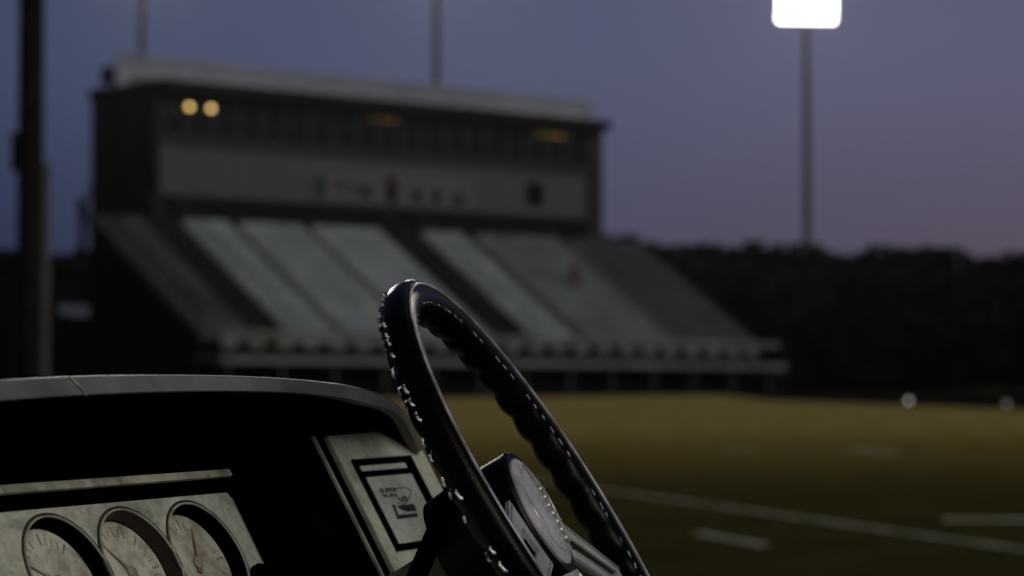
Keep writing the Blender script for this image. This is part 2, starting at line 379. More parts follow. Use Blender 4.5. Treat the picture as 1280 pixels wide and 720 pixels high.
# lamps under the eave
def eave_lamp(px, py, label):
    u, z = on_stand(px, py, PF + .4); o = thing('eave_lamp', ST(u, PF + .4, z), label, 'lamp', 'warm lamps under the press box eave')
    MB().tube([ST(u, PF + .4, z + .16), ST(u, PF + .4, 14.42)], .02, 6).build('stem', 'darkmetal', o)
    MB().lathe(Fr(ST(u, PF + .4, z), ST.x, ST.y, ST.z), [(.05, .17), (.07, .14), (.15, .04), (.16, .02)], 16).build('shade', 'darkmetal', o)
    MB().lathe(Fr(ST(u, PF + .4, z), ST.x, ST.y, ST.z), [(.02, .015), (.10, -.01), (.125, -.09), (.10, -.17), (.03, -.21)], 16).build('bulb', 'warm', o, True)
eave_lamp(237, 131, 'brighter left one of two warm round lamps under the press box eave')
eave_lamp(264, 133, 'right one of two warm round lamps under the press box eave')
def strip_light(px, py, wd, m, label):
    u, z = on_stand(px, py, PF - .15); o = thing('strip_light', ST(u, PF - .12, z), label, 'light', 'amber strip lights behind the press box windows')
    MB().box(ST, u - wd / 2, u + wd / 2, PF - .17, PF - .08, z - .04, z + .06).build('tube', m, o)
    MB().box(ST, u - wd / 2 - .05, u + wd / 2 + .05, PF - .17, PF - .08, z + .065, z + .12).build('housing', 'darkmetal', o)
strip_light(692, 170, 2.3, 'amber', 'dim amber strip light in the right end windows of the press box')
strip_light(480, 150, 1.9, 'amber2', 'faint amber strip light in the middle windows of the press box')

# person in red on the seats
def seated_person(base, face):
    o = bpy.data.meshes.new('person'); f = face.normalized(); r_ = V((f.y, -f.x, 0)); z = V((0, 0, 1))
    P = lambda a, b, c: tuple(r_ * a + f * b + z * c)
    pts = [P(0, 0, .0), P(0, .02, .25), P(0, .06, .50), P(0, .08, .60), P(0, .12, .72), P(0, .13, .80),
           P(.10, .03, 0), P(.16, .45, .06), P(.17, .48, -.38), P(.17, .60, -.42), P(-.10, .03, 0), P(-.16, .45, .06), P(-.17, .48, -.38), P(-.17, .60, -.42),
           P(.20, .06, .50), P(.27, .18, .26), P(.12, .40, .16), P(-.20, .06, .50), P(-.27, .18, .26), P(-.12, .40, .16)]
    ed = [(0, 1), (1, 2), (2, 3), (3, 4), (4, 5), (0, 6), (6, 7), (7, 8), (8, 9), (0, 10), (10, 11), (11, 12), (12, 13), (2, 14), (14, 15), (15, 16), (2, 17), (17, 18), (18, 19)]
    rad = [.15, .15, .15, .06, .10, .08, .09, .075, .05, .04, .09, .075, .05, .04, .07, .05, .035, .07, .05, .035]
    o.from_pydata(pts, ed, []); ob = bpy.data.objects.new('person', o); COL.objects.link(ob); ob.location = base
    md = ob.modifiers.new('skin', 'SKIN'); md.use_smooth_shade = True
    for i, sv in enumerate(o.skin_vertices[0].data): sv.radius = (rad[i] * 1.15, rad[i]); sv.use_root = (i == 0)
    ob.modifiers.new('sub', 'SUBSURF').levels = 1; ob.modifiers['sub'].render_levels = 2
    o.materials.append(M['redcloth'])
    tag(ob, 'person in dark red clothes sitting alone on the benches', 'person')
    WM[ob.name] = Matrix.Translation(base)
    MB().lathe(Fr(V(base) + f * .125 + z * .80, r_, f, z), [(.02, -.02), (.10, .0), (.112, .05), (.09, .105), (.03, .125)], 14).build('hair', 'darkcloth', ob, True)
u, z = None, None
uu = on_stand(722, 372, -4)[0]
kz = ZF + 4.6 * (ZB - ZF) / DEP
seated_person(ST(uu, -4.35, kz + .15), s_)

# ------------------------------------------------------------------ floodlight masts
def mast(px, py_bottom, D, wide, high, label, aim, power, ncol=8, nrow=6):
    c = at_depth(px, py_bottom, D); base = V((c.x, c.y, 0)); o = thing('floodlight_mast', base, label, 'floodlight', 'floodlight masts round the field')
    h = c.z + high * .55
    MB().lathe(Fr(base, (1, 0, 0), (0, 1, 0), (0, 0, 1)), [(.40, 0), (.40, .12), (.34, .14), (.31, h * .5), (.25, h)], 16).build('pole', 'pole', o, True)
    roll = R(2.2); d = (V(aim) - V((c.x, c.y, c.z))); d.z = 0; d.normalize(); xr = V((d.y, -d.x, 0)); hd = Fr(V((c.x, c.y, c.z)) + d * .4, xr * math.cos(roll) + V((0, 0, math.sin(roll) * (-1 if xr.x > 0 else 1))), d, V((0, 0, math.cos(roll))) + xr * math.sin(roll) * (1 if xr.x > 0 else -1))
    mb = MB()
    for k in range(nrow + 1): z = high * k / nrow; mb.box(hd, -wide / 2, wide / 2, -.16, -.08, z - .04 if k else 0.02, z + .04)
    mb.box(hd, -.12, .12, -.25, -.165, -.3, high + .1); mb.build('frame', 'pole', o)
    for i in range(ncol):
        for k in range(nrow):
            cx = -wide / 2 + wide * (i + .5) / ncol; cz = high * (k + .5) / nrow
            lf = Fr(hd(cx, 0, cz), hd.x, V((0, 0, 1)), -d)
            r0 = min(wide / ncol, high / nrow) * .56
            l = MB().lathe(lf, [(r0 * .4, .30), (r0 * .9, .12), (r0, 0)], 16).build('lamp', 'pole', o, True)
            MB().lathe(lf, [(r0 * 1.0, -.005), (r0 * .97, -.03), (r0 * .6, -.08), (r0 * .1, -.10)], 16).build('lens', 'flood', l, True)
    ld = bpy.data.lights.new('floodlight_beam', 'SPOT'); ld.energy = power; ld.color = (1, .93, .80); ld.spot_size = R(75); ld.spot_blend = .8; ld.shadow_soft_size = 1.2
    lo = bpy.data.objects.new('floodlight_beam', ld); COL.objects.link(lo); lo.parent = o
    p = hd(0, .5, high / 2); lo.location = WM[o.name].inverted() @ p
    lo.rotation_euler = (V(aim) - p).to_track_quat('-Z', 'Y').to_euler()
mast(1008, 29, 190, 4.5, 3.6, 'right-hand floodlight mast with a blazing lamp bank against the sky', (2, 62, 0), 36000)
mast(178, -13, 170, 4.4, 3.2, 'floodlight mast rising behind the left end of the press box roof', (0, 50, 0), 36000)
mast(546, -13, 180, 4.4, 3.2, 'floodlight mast rising behind the middle of the press box roof', (4, 56, 0), 36000)

# ------------------------------------------------------------------ near pole and grey post at the left
pc = at_depth(37, 400, 25); base = V((pc.x, pc.y, 0))
o = thing('utility_pole', base, 'thick black pole rising through the whole left edge of the view', 'pole')
MB().lathe(Fr(base, (1, 0, 0), (0, 1, 0), (0, 0, 1)), [(.145, 0), (.135, 3), (.118, 12)], 20).build('shaft', 'wood', o, True)
MB().box(Fr(base, (1, 0, 0), (0, 1, 0), (0, 0, 1)), -.19, -.11, -.08, .08, 3.35, 3.75).build('bracket', 'darkmetal', o)
MB().box(Fr(base, (1, 0, 0), (0, 1, 0), (0, 0, 1)), -.9, .9, -.25, -.15, 10.5, 10.65).build('crossarm', 'wood', o)
pc = at_depth(56.5, 300, 24); zt = at_depth(56, 205, 24).z; base = V((pc.x, pc.y, 0))
o = thing('grey_post', base, 'thin grey post standing close to the right side of the black pole', 'post')
MB().lathe(Fr(base, (1, 0, 0), (0, 1, 0), (0, 0, 1)), [(.05, 0), (.05, zt), (.02, zt + .02)], 14).build('shaft', 'greypost', o, True)
MB().box(Fr(base, (1, 0, 0), (0, 1, 0), (0, 0, 1)), -.10, .10, -.10, .10, 0, .05).build('base_plate', 'greypost', o)
pc = at_depth(14, 400, 26); base = V((pc.x, pc.y, 0)); zt = at_depth(10, 318, 26).z
o = thing('fence_post', base, 'short dark grey post at the far left edge beside the black pole', 'post')
MB().lathe(Fr(base, (1, 0, 0), (0, 1, 0), (0, 0, 1)), [(.075, 0), (.075, zt), (.03, zt + .05)], 14).build('shaft', 'darkmetal', o, True)
MB().box(Fr(base, (1, 0, 0), (0, 1, 0), (0, 0, 1)), -.12, .12, -.12, .12, 0, .05).build('base_plate', 'darkmetal', o)

# field house at the far left
c = at_depth(95, 462, 132); fh = Fr((c.x - 4.5, c.y, 0), (1, .12, 0), (-.12, 1, 0), (0, 0, 1))
o = thing('field_house', fh(4, 2, 0), 'dark low building with pale dim windows between the black pole and the stand', 'building')
MB().box(fh, 0, 7.5, 0, 6, 0, 6.6).build('wall', 'aisle', o)
mb = MB(); mb.add([fh(-.4, -.4, 6.6), fh(7.9, -.4, 6.6), fh(7.9, 6.4, 6.6), fh(-.4, 6.4, 6.6), fh(-.4, 3, 7.0), fh(7.9, 3, 7.0)], [(0, 1, 5, 4), (2, 3, 4, 5), (0, 4, 3), (1, 2, 5), (0, 3, 2, 1)]); mb.build('roof', 'crestblk', o)
for px, py, ww_, hh, m in ((84, 387, .8, .5, 'paleglass'), (100, 389, 1.0, .6, 'paleglass'), (136, 376, 1.2, .45, 'mullion'), (137, 392, 1.0, .8, 'mullion')):
    r = ray(px, py); t = (fh.o - CP).dot(fh.y) / r.dot(fh.y); p = CP + r * t - fh.o; a, z = p.dot(fh.x), p.z
    f = MB().box(fh, a - ww_ / 2 - .06, a + ww_ / 2 + .06, -.06, -.003, z - hh / 2 - .06, z + hh / 2 + .06).build('window', 'mullion', o)
    MB().box(fh, a - ww_ / 2, a + ww_ / 2, -.08, -.063, z - hh / 2, z + hh / 2).build('pane', m, f)

# marker lamps at the far edge of the field
def marker(px, py, D, rad, m, label):
    c = at_depth(px, py, D); base = V((c.x, c.y, 0)); o = thing('marker_lamp', base, label, 'lamp', 'small lamps at the far edge of the grass')
    hz = max(c.z, rad + .1); fr = Fr(base, (1, 0, 0), (0, 1, 0), (0, 0, 1))
    MB().lathe(fr, [(.16, 0), (.14, .04), (.05, .08), (.045, hz - rad)], 14).build('stand', 'darkmetal', o, True)
    MB().lathe(Fr(base + V((0, 0, hz)), (1, 0, 0), (0, 1, 0), (0, 0, 1)), [(rad * .35, -rad), (rad * .9, -rad * .4), (rad, 0), (rad * .85, rad * .5), (rad * .2, rad)], 16).build('globe', m, o, True)
marker(1136, 501, 80, .075, 'marker', 'small bright white lamp low on the far edge of the grass')
marker(1258, 508, 76, .11, 'marker2', 'faint small lamp at the far right edge of the grass')

# ------------------------------------------------------------------ trees (one far-off mass)
def woods(name, spans, seed, label):
    rnd = random.Random(seed); mb = MB(); tr = MB()
    for (px0, px1, D0, D1, ytop0, ytop1, n) in spans:
        for k in range(n):
            t = (k + rnd.random()) / n; px = px0 + (px1 - px0) * t; D = D0 + (D1 - D0) * t + rnd.uniform(-5, 12)
            top = at_depth(px, ytop0 + (ytop1 - ytop0) * t + rnd.uniform(-4, 12), D).z; cx = (px - 640) / F * D
            rad = rnd.uniform(2.6, 4.2)
            tr.tube([(cx, D, 0), (cx + rnd.uniform(-.3, .3), D, top * .7)], .3, 6, r1=.1)
            for j in range(480):
                a = rnd.uniform(0, 2 * math.pi); h = rnd.random(); zz = .3 + (top - .3) * h
                prof = math.sin(math.pi * min(1, (.18 + .82 * h))) ** .5 if h < .97 else .3
                rr = rad * prof * math.sqrt(rnd.random()) * (1 + .25 * math.sin(a * 3 + h * 9 + k))
                c = V((cx + rr * math.cos(a), D + rr * math.sin(a), zz)); q = rnd.uniform(.18, .48)
                d1 = V((rnd.gauss(0, 1), rnd.gauss(0, 1), rnd.gauss(0, 1))).normalized() * q; d2 = d1.orthogonal().normalized() * q * .8
                mb.add([c - d1, c + d2, c + d1 * .9, c - d2], [(0, 1, 2, 3)])
    o = mb.build(name, 'leaf'); o['kind'] = 'stuff'; tag(o, label, 'trees')
    tr.build('trunk', 'bark', o)
    return o
woods('tree_line', [(755, 1330, 178, 165, 300, 318, 44), (770, 1340, 160, 148, 330, 345, 34), (-60, 150, 185, 185, 314, 318, 20), (-60, 190, 165, 165, 350, 350, 14)], 3,
      'black mass of far-off trees along the horizon behind the field')
woods('tree_line', [(752, 790, 150, 152, 292, 300, 3)], 5, 'dark tree tops just right of the press box end').data.name = 'trees'
# low dark hedge / bank under the trees so no horizon shows through
mb = MB(); rnd = random.Random(9)
for (x0, x1, y0, y1, hgt) in ((18, 75, 168, 150, 7.5), (-52, -20, 182, 176, 7.0)):
    n = 46; rg = []
    for k in range(n + 1):
        t = k / n; x = x0 + (x1 - x0) * t; y = y0 + (y1 - y0) * t; h = hgt + rnd.uniform(-.5, .4)
        rg.append([(x, y - 5, 0), (x, y - 3.5, h * .35 + rnd.uniform(-.3, .3)), (x, y - 1.8, h * .75), (x, y, h), (x, y + 3, h * .6), (x, y + 5, 0)])
    mb.rings(rg)
h_ = mb.build('tree_bank', 'leaf'); h_['kind'] = 'structure'; h_.name = 'hill'

# ------------------------------------------------------------------ the car
O = at_depth(487, 625, 2.05)
a_ = R(24.5); tl = R(30)
du = V((math.sin(a_), math.cos(a_), 0)); dn = V((math.cos(tl) * math.cos(a_), -math.cos(tl) * math.sin(a_), math.sin(tl)))
dv = V((-math.sin(tl) * math.cos(a_), math.sin(tl) * math.sin(a_), math.cos(tl)))
DF = Fr(O, du, dv, dn)                                   # dash face: across, up, towards the driver
def dp(px, py, off=0.0):
    r = ray(px, py); t = (DF.o + DF.z * off - CP).dot(DF.z) / r.dot(DF.z); p = CP + r * t - DF.o
    return p.dot(DF.x), p.dot(DF.y)
hx = V((math.cos(a_), -math.sin(a_), 0))                 # horizontal, towards the rear of the car
CB = O - hx * .1; CB.z = 0
car = thing('car', CB, 'open car with worn metal dashboard and stitched black steering wheel, filling the foreground', 'car')
BF = Fr(V((O.x, O.y, 0)), du, hx, (0, 0, 1))             # body: across, rearwards, up
# gauge panel with three round openings
gt, gr, gl = dp(200, 623)[1], dp(287, 620)[0], dp(-400, 700)[0]
gb = gt - .30
hr = .0425
gc = []
for px, py in ((52, 650), (145, 635.5), (231, 633)):
    # (px,py) is the top of each opening in the photograph
    uu, vv = dp(px - 5, py); gc.append((uu + .006, vv - hr))
gstep = gc[2][0] - gc[1][0]
vmean = sum(c[1] for c in gc) / 3
gc = [(gc[1][0] - gstep, vmean), (gc[1][0], vmean), (gc[2][0], vmean)]
def holed_panel(name, poly, holes, z0, z1, m, parent):
    bm = bmesh.new(); edges = []
    def loop(pts):
        vs = [bm.verts.new(DF(p[0], p[1], z1)) for p in pts]
        return vs, [bm.edges.new((vs[i], vs[(i + 1) % len(vs)])) for i in range(len(vs))]
    ov, oe = loop(poly); edges += oe; hvs = []
    for (cx, cy, r_) in holes:
        hv, he = loop([(cx + r_ * math.cos(2 * math.pi * i / 64), cy + r_ * math.sin(2 * math.pi * i / 64)) for i in range(64)]); edges += he; hvs.append(hv)
    bmesh.ops.triangle_fill(bm, edges=edges, use_beauty=True, normal=DF.z)
    bm.verts.index_update(); mb = MB()
    mb.v = [v.co.copy() for v in bm.verts]; mb.f = [tuple(v.index for v in f.verts) for f in bm.faces]
    for lv in [ov] + hvs:
        k = len(mb.v); n = len(lv); mb.v += [v.co - DF.z * (z1 - z0) for v in lv]
        for i in range(n): j = (i + 1) % n; mb.f.append((lv[i].index, lv[j].index, k + j, k + i))
    bm.free(); return mb.build(name, m, parent)
knob_c = dp(319, 713)
ch = .0015
poly = [(gl, gb), (gr, gb), (gr, gt - ch), (gr - ch, gt), (gl, gt)]
gp = holed_panel('gauge_panel', poly, [(c[0], c[1], hr) for c in gc], -.012, .0, 'panel', car)
# folded edge of the panel (right side and top)
MB().prism(DF, [(gr + .0003, gt - .001), (gr + .005, gt - .003), (gr + .005, gb), (gr + .0003, gb)], -.012, -.0015, .001).build('panel_edge', 'panel2', gp)
for i, (cx, cy) in enumerate(gc):
    fr = Fr(DF(cx, cy, 0), DF.x, DF.y, DF.z)
    gauge = MB()
    gauge.lathe(fr, [(hr + .0006, .0004), (hr - .0005, .0004), (hr - .0012, -.002), (hr - .0015, -.0150), (hr + .0006, -.0150)], 64, cap=False)
    ga = gauge.build('gauge', 'wellred' if i == 1 else 'black', car, True)
    MB().lathe(fr, [(hr + .0016, .0002), (hr + .0012, .0014), (hr + .0002, .0014), (hr - .0002, .0002)], 64, cap=False).build('bezel', 'strip', ga, True)
    MB().lathe(fr, [(hr + .0036, .0001), (hr + .0034, .0008), (hr + .0019, .0008), (hr + .0017, .0001)], 64, cap=False).build('bezel_ring', 'ink', ga, True)
    MB().lathe(fr, [(.0005, -.0119), (hr - .0022, -.0119), (hr - .0022, -.0145)], 48).build('dial', 'dial', ga)
    mb = MB()
    for k in range(25):
        if random.random() < .35: continue
        q = R(-130 + 260 * k / 24 + 90); r0, r1 = hr * .66, hr * (.8 if k % 4 else .86)
        d = V((math.cos(q), math.sin(q))); wv = .0004 if k % 4 else .0008
        mb.prism(fr, [(d.x * r0 - d.y * wv, d.y * r0 + d.x * wv), (d.x * r1 - d.y * wv, d.y * r1 + d.x * wv), (d.x * r1 + d.y * wv, d.y * r1 - d.x * wv), (d.x * r0 + d.y * wv, d.y * r0 - d.x * wv)], -.0118, -.0115)
    mb.build('dial_marks', 'dialmark', ga)
    q = R(90 + (60, 40, -25)[i]); d = V((math.cos(q), math.sin(q)))
    mb = MB().prism(fr, [(d.y * .0022 - d.x * .008, -d.x * .0022 - d.y * .008), (d.x * hr * .72, d.y * hr * .72), (-d.y * .0022 - d.x * .008, d.x * .0022 - d.y * .008)], -.0112, -.0104)
    mb.build('needle', 'rust' if i == 2 else 'dialmark', ga)
    MB().lathe(fr, [(.005, -.0117), (.005, -.010), (.0035, -.009), (.0005, -.0085)], 24).build('spindle', 'dialmark', ga, True)
kf = Fr(DF(knob_c[0], knob_c[1] - .008, 0), DF.x, DF.y, DF.z)
MB().lathe(kf, [(.0115, .001), (.0115, .005), (.010, .007), (.0005, .008)], 32).build('knob', 'black', car, True)
# trim strip above the gauges
s0, s1 = dp(-330, 635, .012), dp(291, 593, .012); sv = (dp(0, 610, .012)[1] + dp(285, 592, .012)[1]) / 2
MB().prism(DF, [(s0[0], sv - .0032), (s1[0] - .001, sv - .0028), (s1[0], sv - .002), (s1[0], sv + .002), (s1[0] - .001, sv + .0028), (s0[0], sv + .0032)], .009, .012, .0008).build('trim_strip', 'strip', car)
# black face behind everything
ur = dp(536, 575)[0]
bt = dp(470, 535, -.02)[1]

# black raised bezel between the gauges and the side panel with its thin bright edge
lx = (dp(393, 551)[0] + dp(469, 718)[0]) / 2; lt = dp(393, 549)[1]
MB().prism(DF, [(gr + .008, gb), (lx - .0016, gb), (lx - .0016, lt), (gr + .02, lt + .01), (gr + .008, lt)], -.018, .002, .001).build('centre_bezel', 'black', car)
MB().prism(DF, [(lx - .0014, gb), (lx + .0014, gb), (lx + .001, lt + .001), (lx - .001, lt + .001)], -.018, .004, .0004).build('bezel_trim', 'strip', car)
# side panel
px_l = (dp(412, 549)[0] + dp(493, 716)[0]) / 2; pt = dp(440, 543.5)[1]
cr = .012; arc = [(ur - .002 - cr + cr * math.sin(q), pt + .004 - cr + cr * math.cos(q)) for q in [R(15 * k) for k in range(7)]]
poly = [(px_l, gb), (px_l, pt)] + arc + [(ur - .002, gb)]
MB().prism(DF, [(p[0] * 1.0, p[1] - .0005) for p in poly], -.018, -.0032).build('side_backing', 'black', car)
sp = MB().prism(DF, poly, -.003, 0, .0008).build('side_panel', 'panel', car)
MB().prism(DF, [(px_l - .0028, gb), (px_l - .0004, gb), (px_l - .0004, pt - .001), (px_l - .0028, pt - .001)], -.0025, .0015, .0005).build('panel_edge', 'strip', sp)
# framed data plate
fu0 = (dp(441, 580)[0] + dp(492, 686)[0]) / 2; fu1 = (dp(513, 572)[0] + dp(549, 648)[0]) / 2
ft = dp(475, 573)[1]; fb = dp(508, 688)[1]
MB().prism(DF, [(fu0, fb), (fu1 - .012, fb), (fu1, fb + .018), (fu1, ft), (fu0, ft)], .0005, .0028, .0006).build('plate_frame', 'black', sp)
du0 = (dp(453, 588, .003)[0] + dp(497, 680, .003)[0]) / 2; du1 = (dp(514, 590, .003)[0] + dp(544, 655, .003)[0]) / 2
b1, b2 = dp(482, 580.5, .003)[1], dp(482, 587.0, .003)[1]
MB().prism(DF, [(du0, b2), (du1 - .002, b2), (du1 - .002, b1), (du0, b1)], .0029, .0036).build('plate_bar', 'plate', sp)
c1, c2 = dp(488, 594.5, .003)[1], dp(512, 678, .003)[1]
MB().prism(DF, [(du0 + .001, c2), (du1 - .011, c2), (du1, c2 + .016), (du1, c1), (du0 + .001, c1)], .0029, .0036).build('data_plate', 'plate', sp)
def text(body, x0, y0, x1, y1, m, parent, ln, name='lettering', slant=0.0):
    """flat letters filling the box whose lower left corner is (x0,y0) and upper right (x1,y1) on the panel"""
    cu = bpy.data.curves.new(name, 'FONT'); cu.body = body; cu.size = 1; cu.extrude = .0; cu.offset = .02
    ob = bpy.data.objects.new(name, cu); COL.objects.link(ob); bpy.context.view_layer.update()
    me = bpy.data.meshes.new_from_object(ob.evaluated_get(bpy.context.evaluated_depsgraph_get()))
    COL.objects.unlink(ob); bpy.data.objects.remove(ob)
    xs = [p.co.x for p in me.vertices]; ys_ = [p.co.y for p in me.vertices]; a, b, c, d = min(xs), max(xs), min(ys_), max(ys_)
    inv = WM[parent.name].inverted()
    for p in me.vertices:
        fx_, fy_ = (p.co.x - a) / (b - a), (p.co.y - c) / (d - c)
        p.co = inv @ DF(x0 + (x1 - x0) * fx_, y0 + (y1 - y0) * fy_, ln)
    me.materials.clear(); me.materials.append(M[m]); o = bpy.data.objects.new(name, me); COL.objects.link(o); o.parent = parent; return o
a, b = dp(476, 616.5, .0037), dp(494, 610, .0037); text('SUPER', a[0], a[1], b[0] + .001, a[1] + .0042, 'ink', sp, .0040)
a, b = dp(479, 622.5, .0037), dp(494, 616, .0037); text('SUN', a[0], a[1], b[0], a[1] + .0036, 'ink', sp, .0040)
a, b = dp(500, 629.5, .0037), dp(507, 620, .0037); text('VF', a[0], a[1], b[0] + .001, a[1] + .0062, 'ink', sp, .0040)
# outline pennant round the letters and printed block below
pen = [dp(*p, .004) for p in ((493, 611), (508, 609), (514, 614), (511, 625), (503, 632), (497, 628))]
mb = MB(); mb.tube([DF(p[0], p[1], .0040) for p in pen], .00035, 5); mb.build('outline', 'inkgrey', sp)
blk = [dp(*p, .004) for p in ((490, 630), (500, 633), (517, 630), (523, 645), (496, 648))]
bz = [dp(*p, .004) for p in ((496, 632.5), (517, 629.5), (521, 638), (510, 639.5), (504, 637.5), (499, 635))]
MB().prism(DF, bz, .0037, .0041).build('printed_block', 'ink', sp)
bz = [dp(*p, .004) for p in ((495, 644), (521, 641.5), (523, 645.5), (497, 649))]
MB().prism(DF, bz, .0037, .0041).build('printed_bar', 'ink', sp)
bz = [dp(*p, .004) for p in ((490, 631), (494, 631), (500, 648), (497, 648))]
MB().prism(DF, bz, .0037, .0041).build('printed_bar', 'inkgrey', sp)

# dash hood: curved lip sweeping over the instruments and bending down at the far end
lipt = [(-440, 520, .080), (-250, 491, .093), (-110, 481, .095), (-40, 477, .095), (0, 475, .095), (60, 471.5, .095), (118, 469.3, .095), (180, 468.3, .095), (250, 468.5, .095), (320, 470.5, .094), (380, 474.5, .09), (430, 480.5, .08), (465, 489, .066), (490, 501, .050), (508, 517, .034), (520, 541, .018), (529, 562, .006)]
lipb = [(-440, 562, .080), (-250, 525, .093), (-110, 510, .095), (-40, 504.5, .095), (0, 502, .095), (60, 497.5, .095), (118, 494, .095), (180, 491.5, .095), (250, 490, .095), (320, 490.5, .094), (380, 493, .09), (430, 499, .08), (458, 506, .066), (484, 512, .050), (502, 524, .034), (514, 545, .018), (524, 565, .006)]
def smooth_pts(pts, m=5):
    out = []
    for i in range(len(pts) - 1):
        p0, p1, p2, p3 = pts[max(i - 1, 0)], pts[i], pts[i + 1], pts[min(i + 2, len(pts) - 1)]
        for k in range(m):
            t = k / m
            out.append(tuple(.5 * ((2 * b) + (-a + c) * t + (2 * a - 5 * b + 4 * c - d) * t * t + (-a + 3 * b - 3 * c + d) * t ** 3) for a, b, c, d in zip(p0, p1, p2, p3)))
    return out + [pts[-1]]
T3 = [DF(*dp(x, y, o_), o_) for x, y, o_ in smooth_pts(lipt)]
B3 = [DF(*dp(x, y, o_), o_) for x, y, o_ in smooth_pts(lipb)]
back = -hx * .006
rg = []
for k, (t, b) in enumerate(zip(T3, B3)):
    d = (b - t); rg.append([t + back * 1.5, t + back * .3, t + d * .06 - back * .15, b - d * .08 - back * .1, b + back * .4, b + back * 1.5])
lip = MB().rings(rg).build('hood_lip', 'lip', car, True)
ks = 27
pale_line = [T3[ks] - back * .3, T3[ks].lerp(B3[ks + 1], .5) - back * .35 + (T3[ks+1]-T3[ks]) * .6, B3[ks + 2] - back * .2]
MB().tube(pale_line, .0006, 6).build('lip_seam', 'strip', lip)
rg = []; L = len(T3)
for k, (t, b) in enumerate(zip(T3, B3)):
    hb = max(.03, (t - DF.o).dot(DF.z) + .10) ; q = back * 1.5
    t2_ = t + q - hx * hb * 1.3 + V((0, 0, -.012)); b2_ = b + q - hx * hb * 1.05
    rg.append([t + q, t + q - hx * hb * .5 + V((0, 0, -.001)), t2_, b2_, b + q])
MB().rings(rg).build('hood', 'black', car, True)

tp = []
for t, b in zip(T3, B3):
    m_ = t.lerp(b, .55); q = m_ - DF.o; sdist = (q.dot(DF.z) + .0185) / hx.dot(DF.z); q = q - hx * sdist
    if q.dot(DF.x) < ur - .004 and (not tp or q.dot(DF.x) > tp[-1][0] + .002): tp.append((q.dot(DF.x), q.dot(DF.y)))
MB().prism(DF, [(tp[0][0], gb), (ur, gb), (ur, bt - .03)] + tp[::-1], -.06, -.0185).build('dash_face', 'black', car)

# body shell: cowl, bonnet, tub, far and near sills, bench, wheels
zc = 1.22
mb = MB()
prof = [(-.10, .45), (-.10, 1.02), (-.16, 1.12), (-.30, zc - .02), (-.45, zc - .04), (-1.55, zc - .16), (-1.72, zc - .26), (-1.78, zc - .5), (-1.78, .45)]
U0, U1 = gl + .3, ur + .02
rg = [[BF(u, y - (.12 if False else 0), z) for y, z in prof] for u in (U0 - .5, U0 - .35, U1 - .12, U1)]
for r_ in (0, 3):
    for i in range(1, 8): rg[r_][i] = rg[r_][i] + V((0, 0, -.10))
mb.rings(rg); mb.build('body', 'blackp', car, True)
mb = MB(); mb.box(BF, U0 - .5, U1, -.095, 1.5, .38, .45); mb.box(BF, U1 - .05, U1, -.095, 1.5, .455, .80); mb.box(BF, U0 - .5, U0 - .45, -.095, 1.5, .455, .80)
mb.box(BF, U0 - .5, U1, 1.505, 2.3, .38, .82); mb.build('tub', 'blackp', car)
MB().prism(Fr(BF(U0 - .4, 0, 0), hx, (0, 0, 1), du), [(.75, .46), (1.3, .46), (1.42, .80), (1.36, .80), (1.22, .62), (.75, .66)], 0, U1 - U0 + .3, .02).build('seat', 'leather', car)
for y in (-1.25, 1.85):
    for u, sgn in ((U0 - .58, -1), (U1 + .06, 1)):
        wf = Fr(BF(u, y, .34), hx, (0, 0, 1), du)
        tw = MB().lathe(wf, [(.20, -.09), (.31, -.09), (.335, -.07), (.34, 0), (.335, .07), (.31, .09), (.20, .09)], 40, cap=False).build('wheel', 'rubber', car, True)
        MB().lathe(wf, [(.02, .05 * sgn), (.12, .035 * sgn), (.17, .06 * sgn), (.205, .075 * sgn), (.205, -.08 * sgn), (.02, -.02 * sgn)], 32).build('wheel_rim', 'chrome', tw, True)
mb = MB()
for y in (-1.25, 1.85): mb.tube([BF(U0 - .6, y, .34), BF(U1 + .08, y, .34)], .035, 8)
mb.build('axle', 'darkmetal', car)

# ------------------------------------------------------------------ steering wheel
C = at_depth(678, 637, 1.80); al = R(11.3); ta = R(32.3)
wn = V((math.cos(ta) * math.cos(al), -math.cos(ta) * math.sin(al), math.sin(ta)))
wu = V((math.sin(al), math.cos(al), 0)); wv = V((-math.sin(ta) * math.cos(al), math.sin(ta) * math.sin(al), math.cos(ta)))
WF = Fr(C, wu, wv, wn)
RC, RA, RB = .1870, .0122, .0116
def sup(c, p=.72): return math.copysign(abs(c) ** p, c)
def rim_pt(phi, psi, lift=0.0):
    e = WF.x * math.sin(phi) + WF.y * math.cos(phi)
    ra, ax = RA * sup(math.cos(psi)), RB * sup(math.sin(psi))
    g_ = (max(0, -math.cos(psi + R(-42))) ** 1.0)                         # 1 at the inner-rear of the section
    s2 = abs(math.sin(phi * RC / .029 * math.pi))
    k = g_ * (.0022 + .0036 * s2)
    rr = V((ra, ax)); n2 = rr.normalized()
    rr = rr + n2 * (lift + k)
    return C + e * (RC + rr.x) + WF.z * (rr.y + .0010)
NP, NS = 360, 28
rg = [[rim_pt(2 * math.pi * i / NP, 2 * math.pi * j / NS) for j in range(NS)] for i in range(NP)]
sw = MB().rings(rg, loop=True).build('steering_wheel', 'leather', car, True)
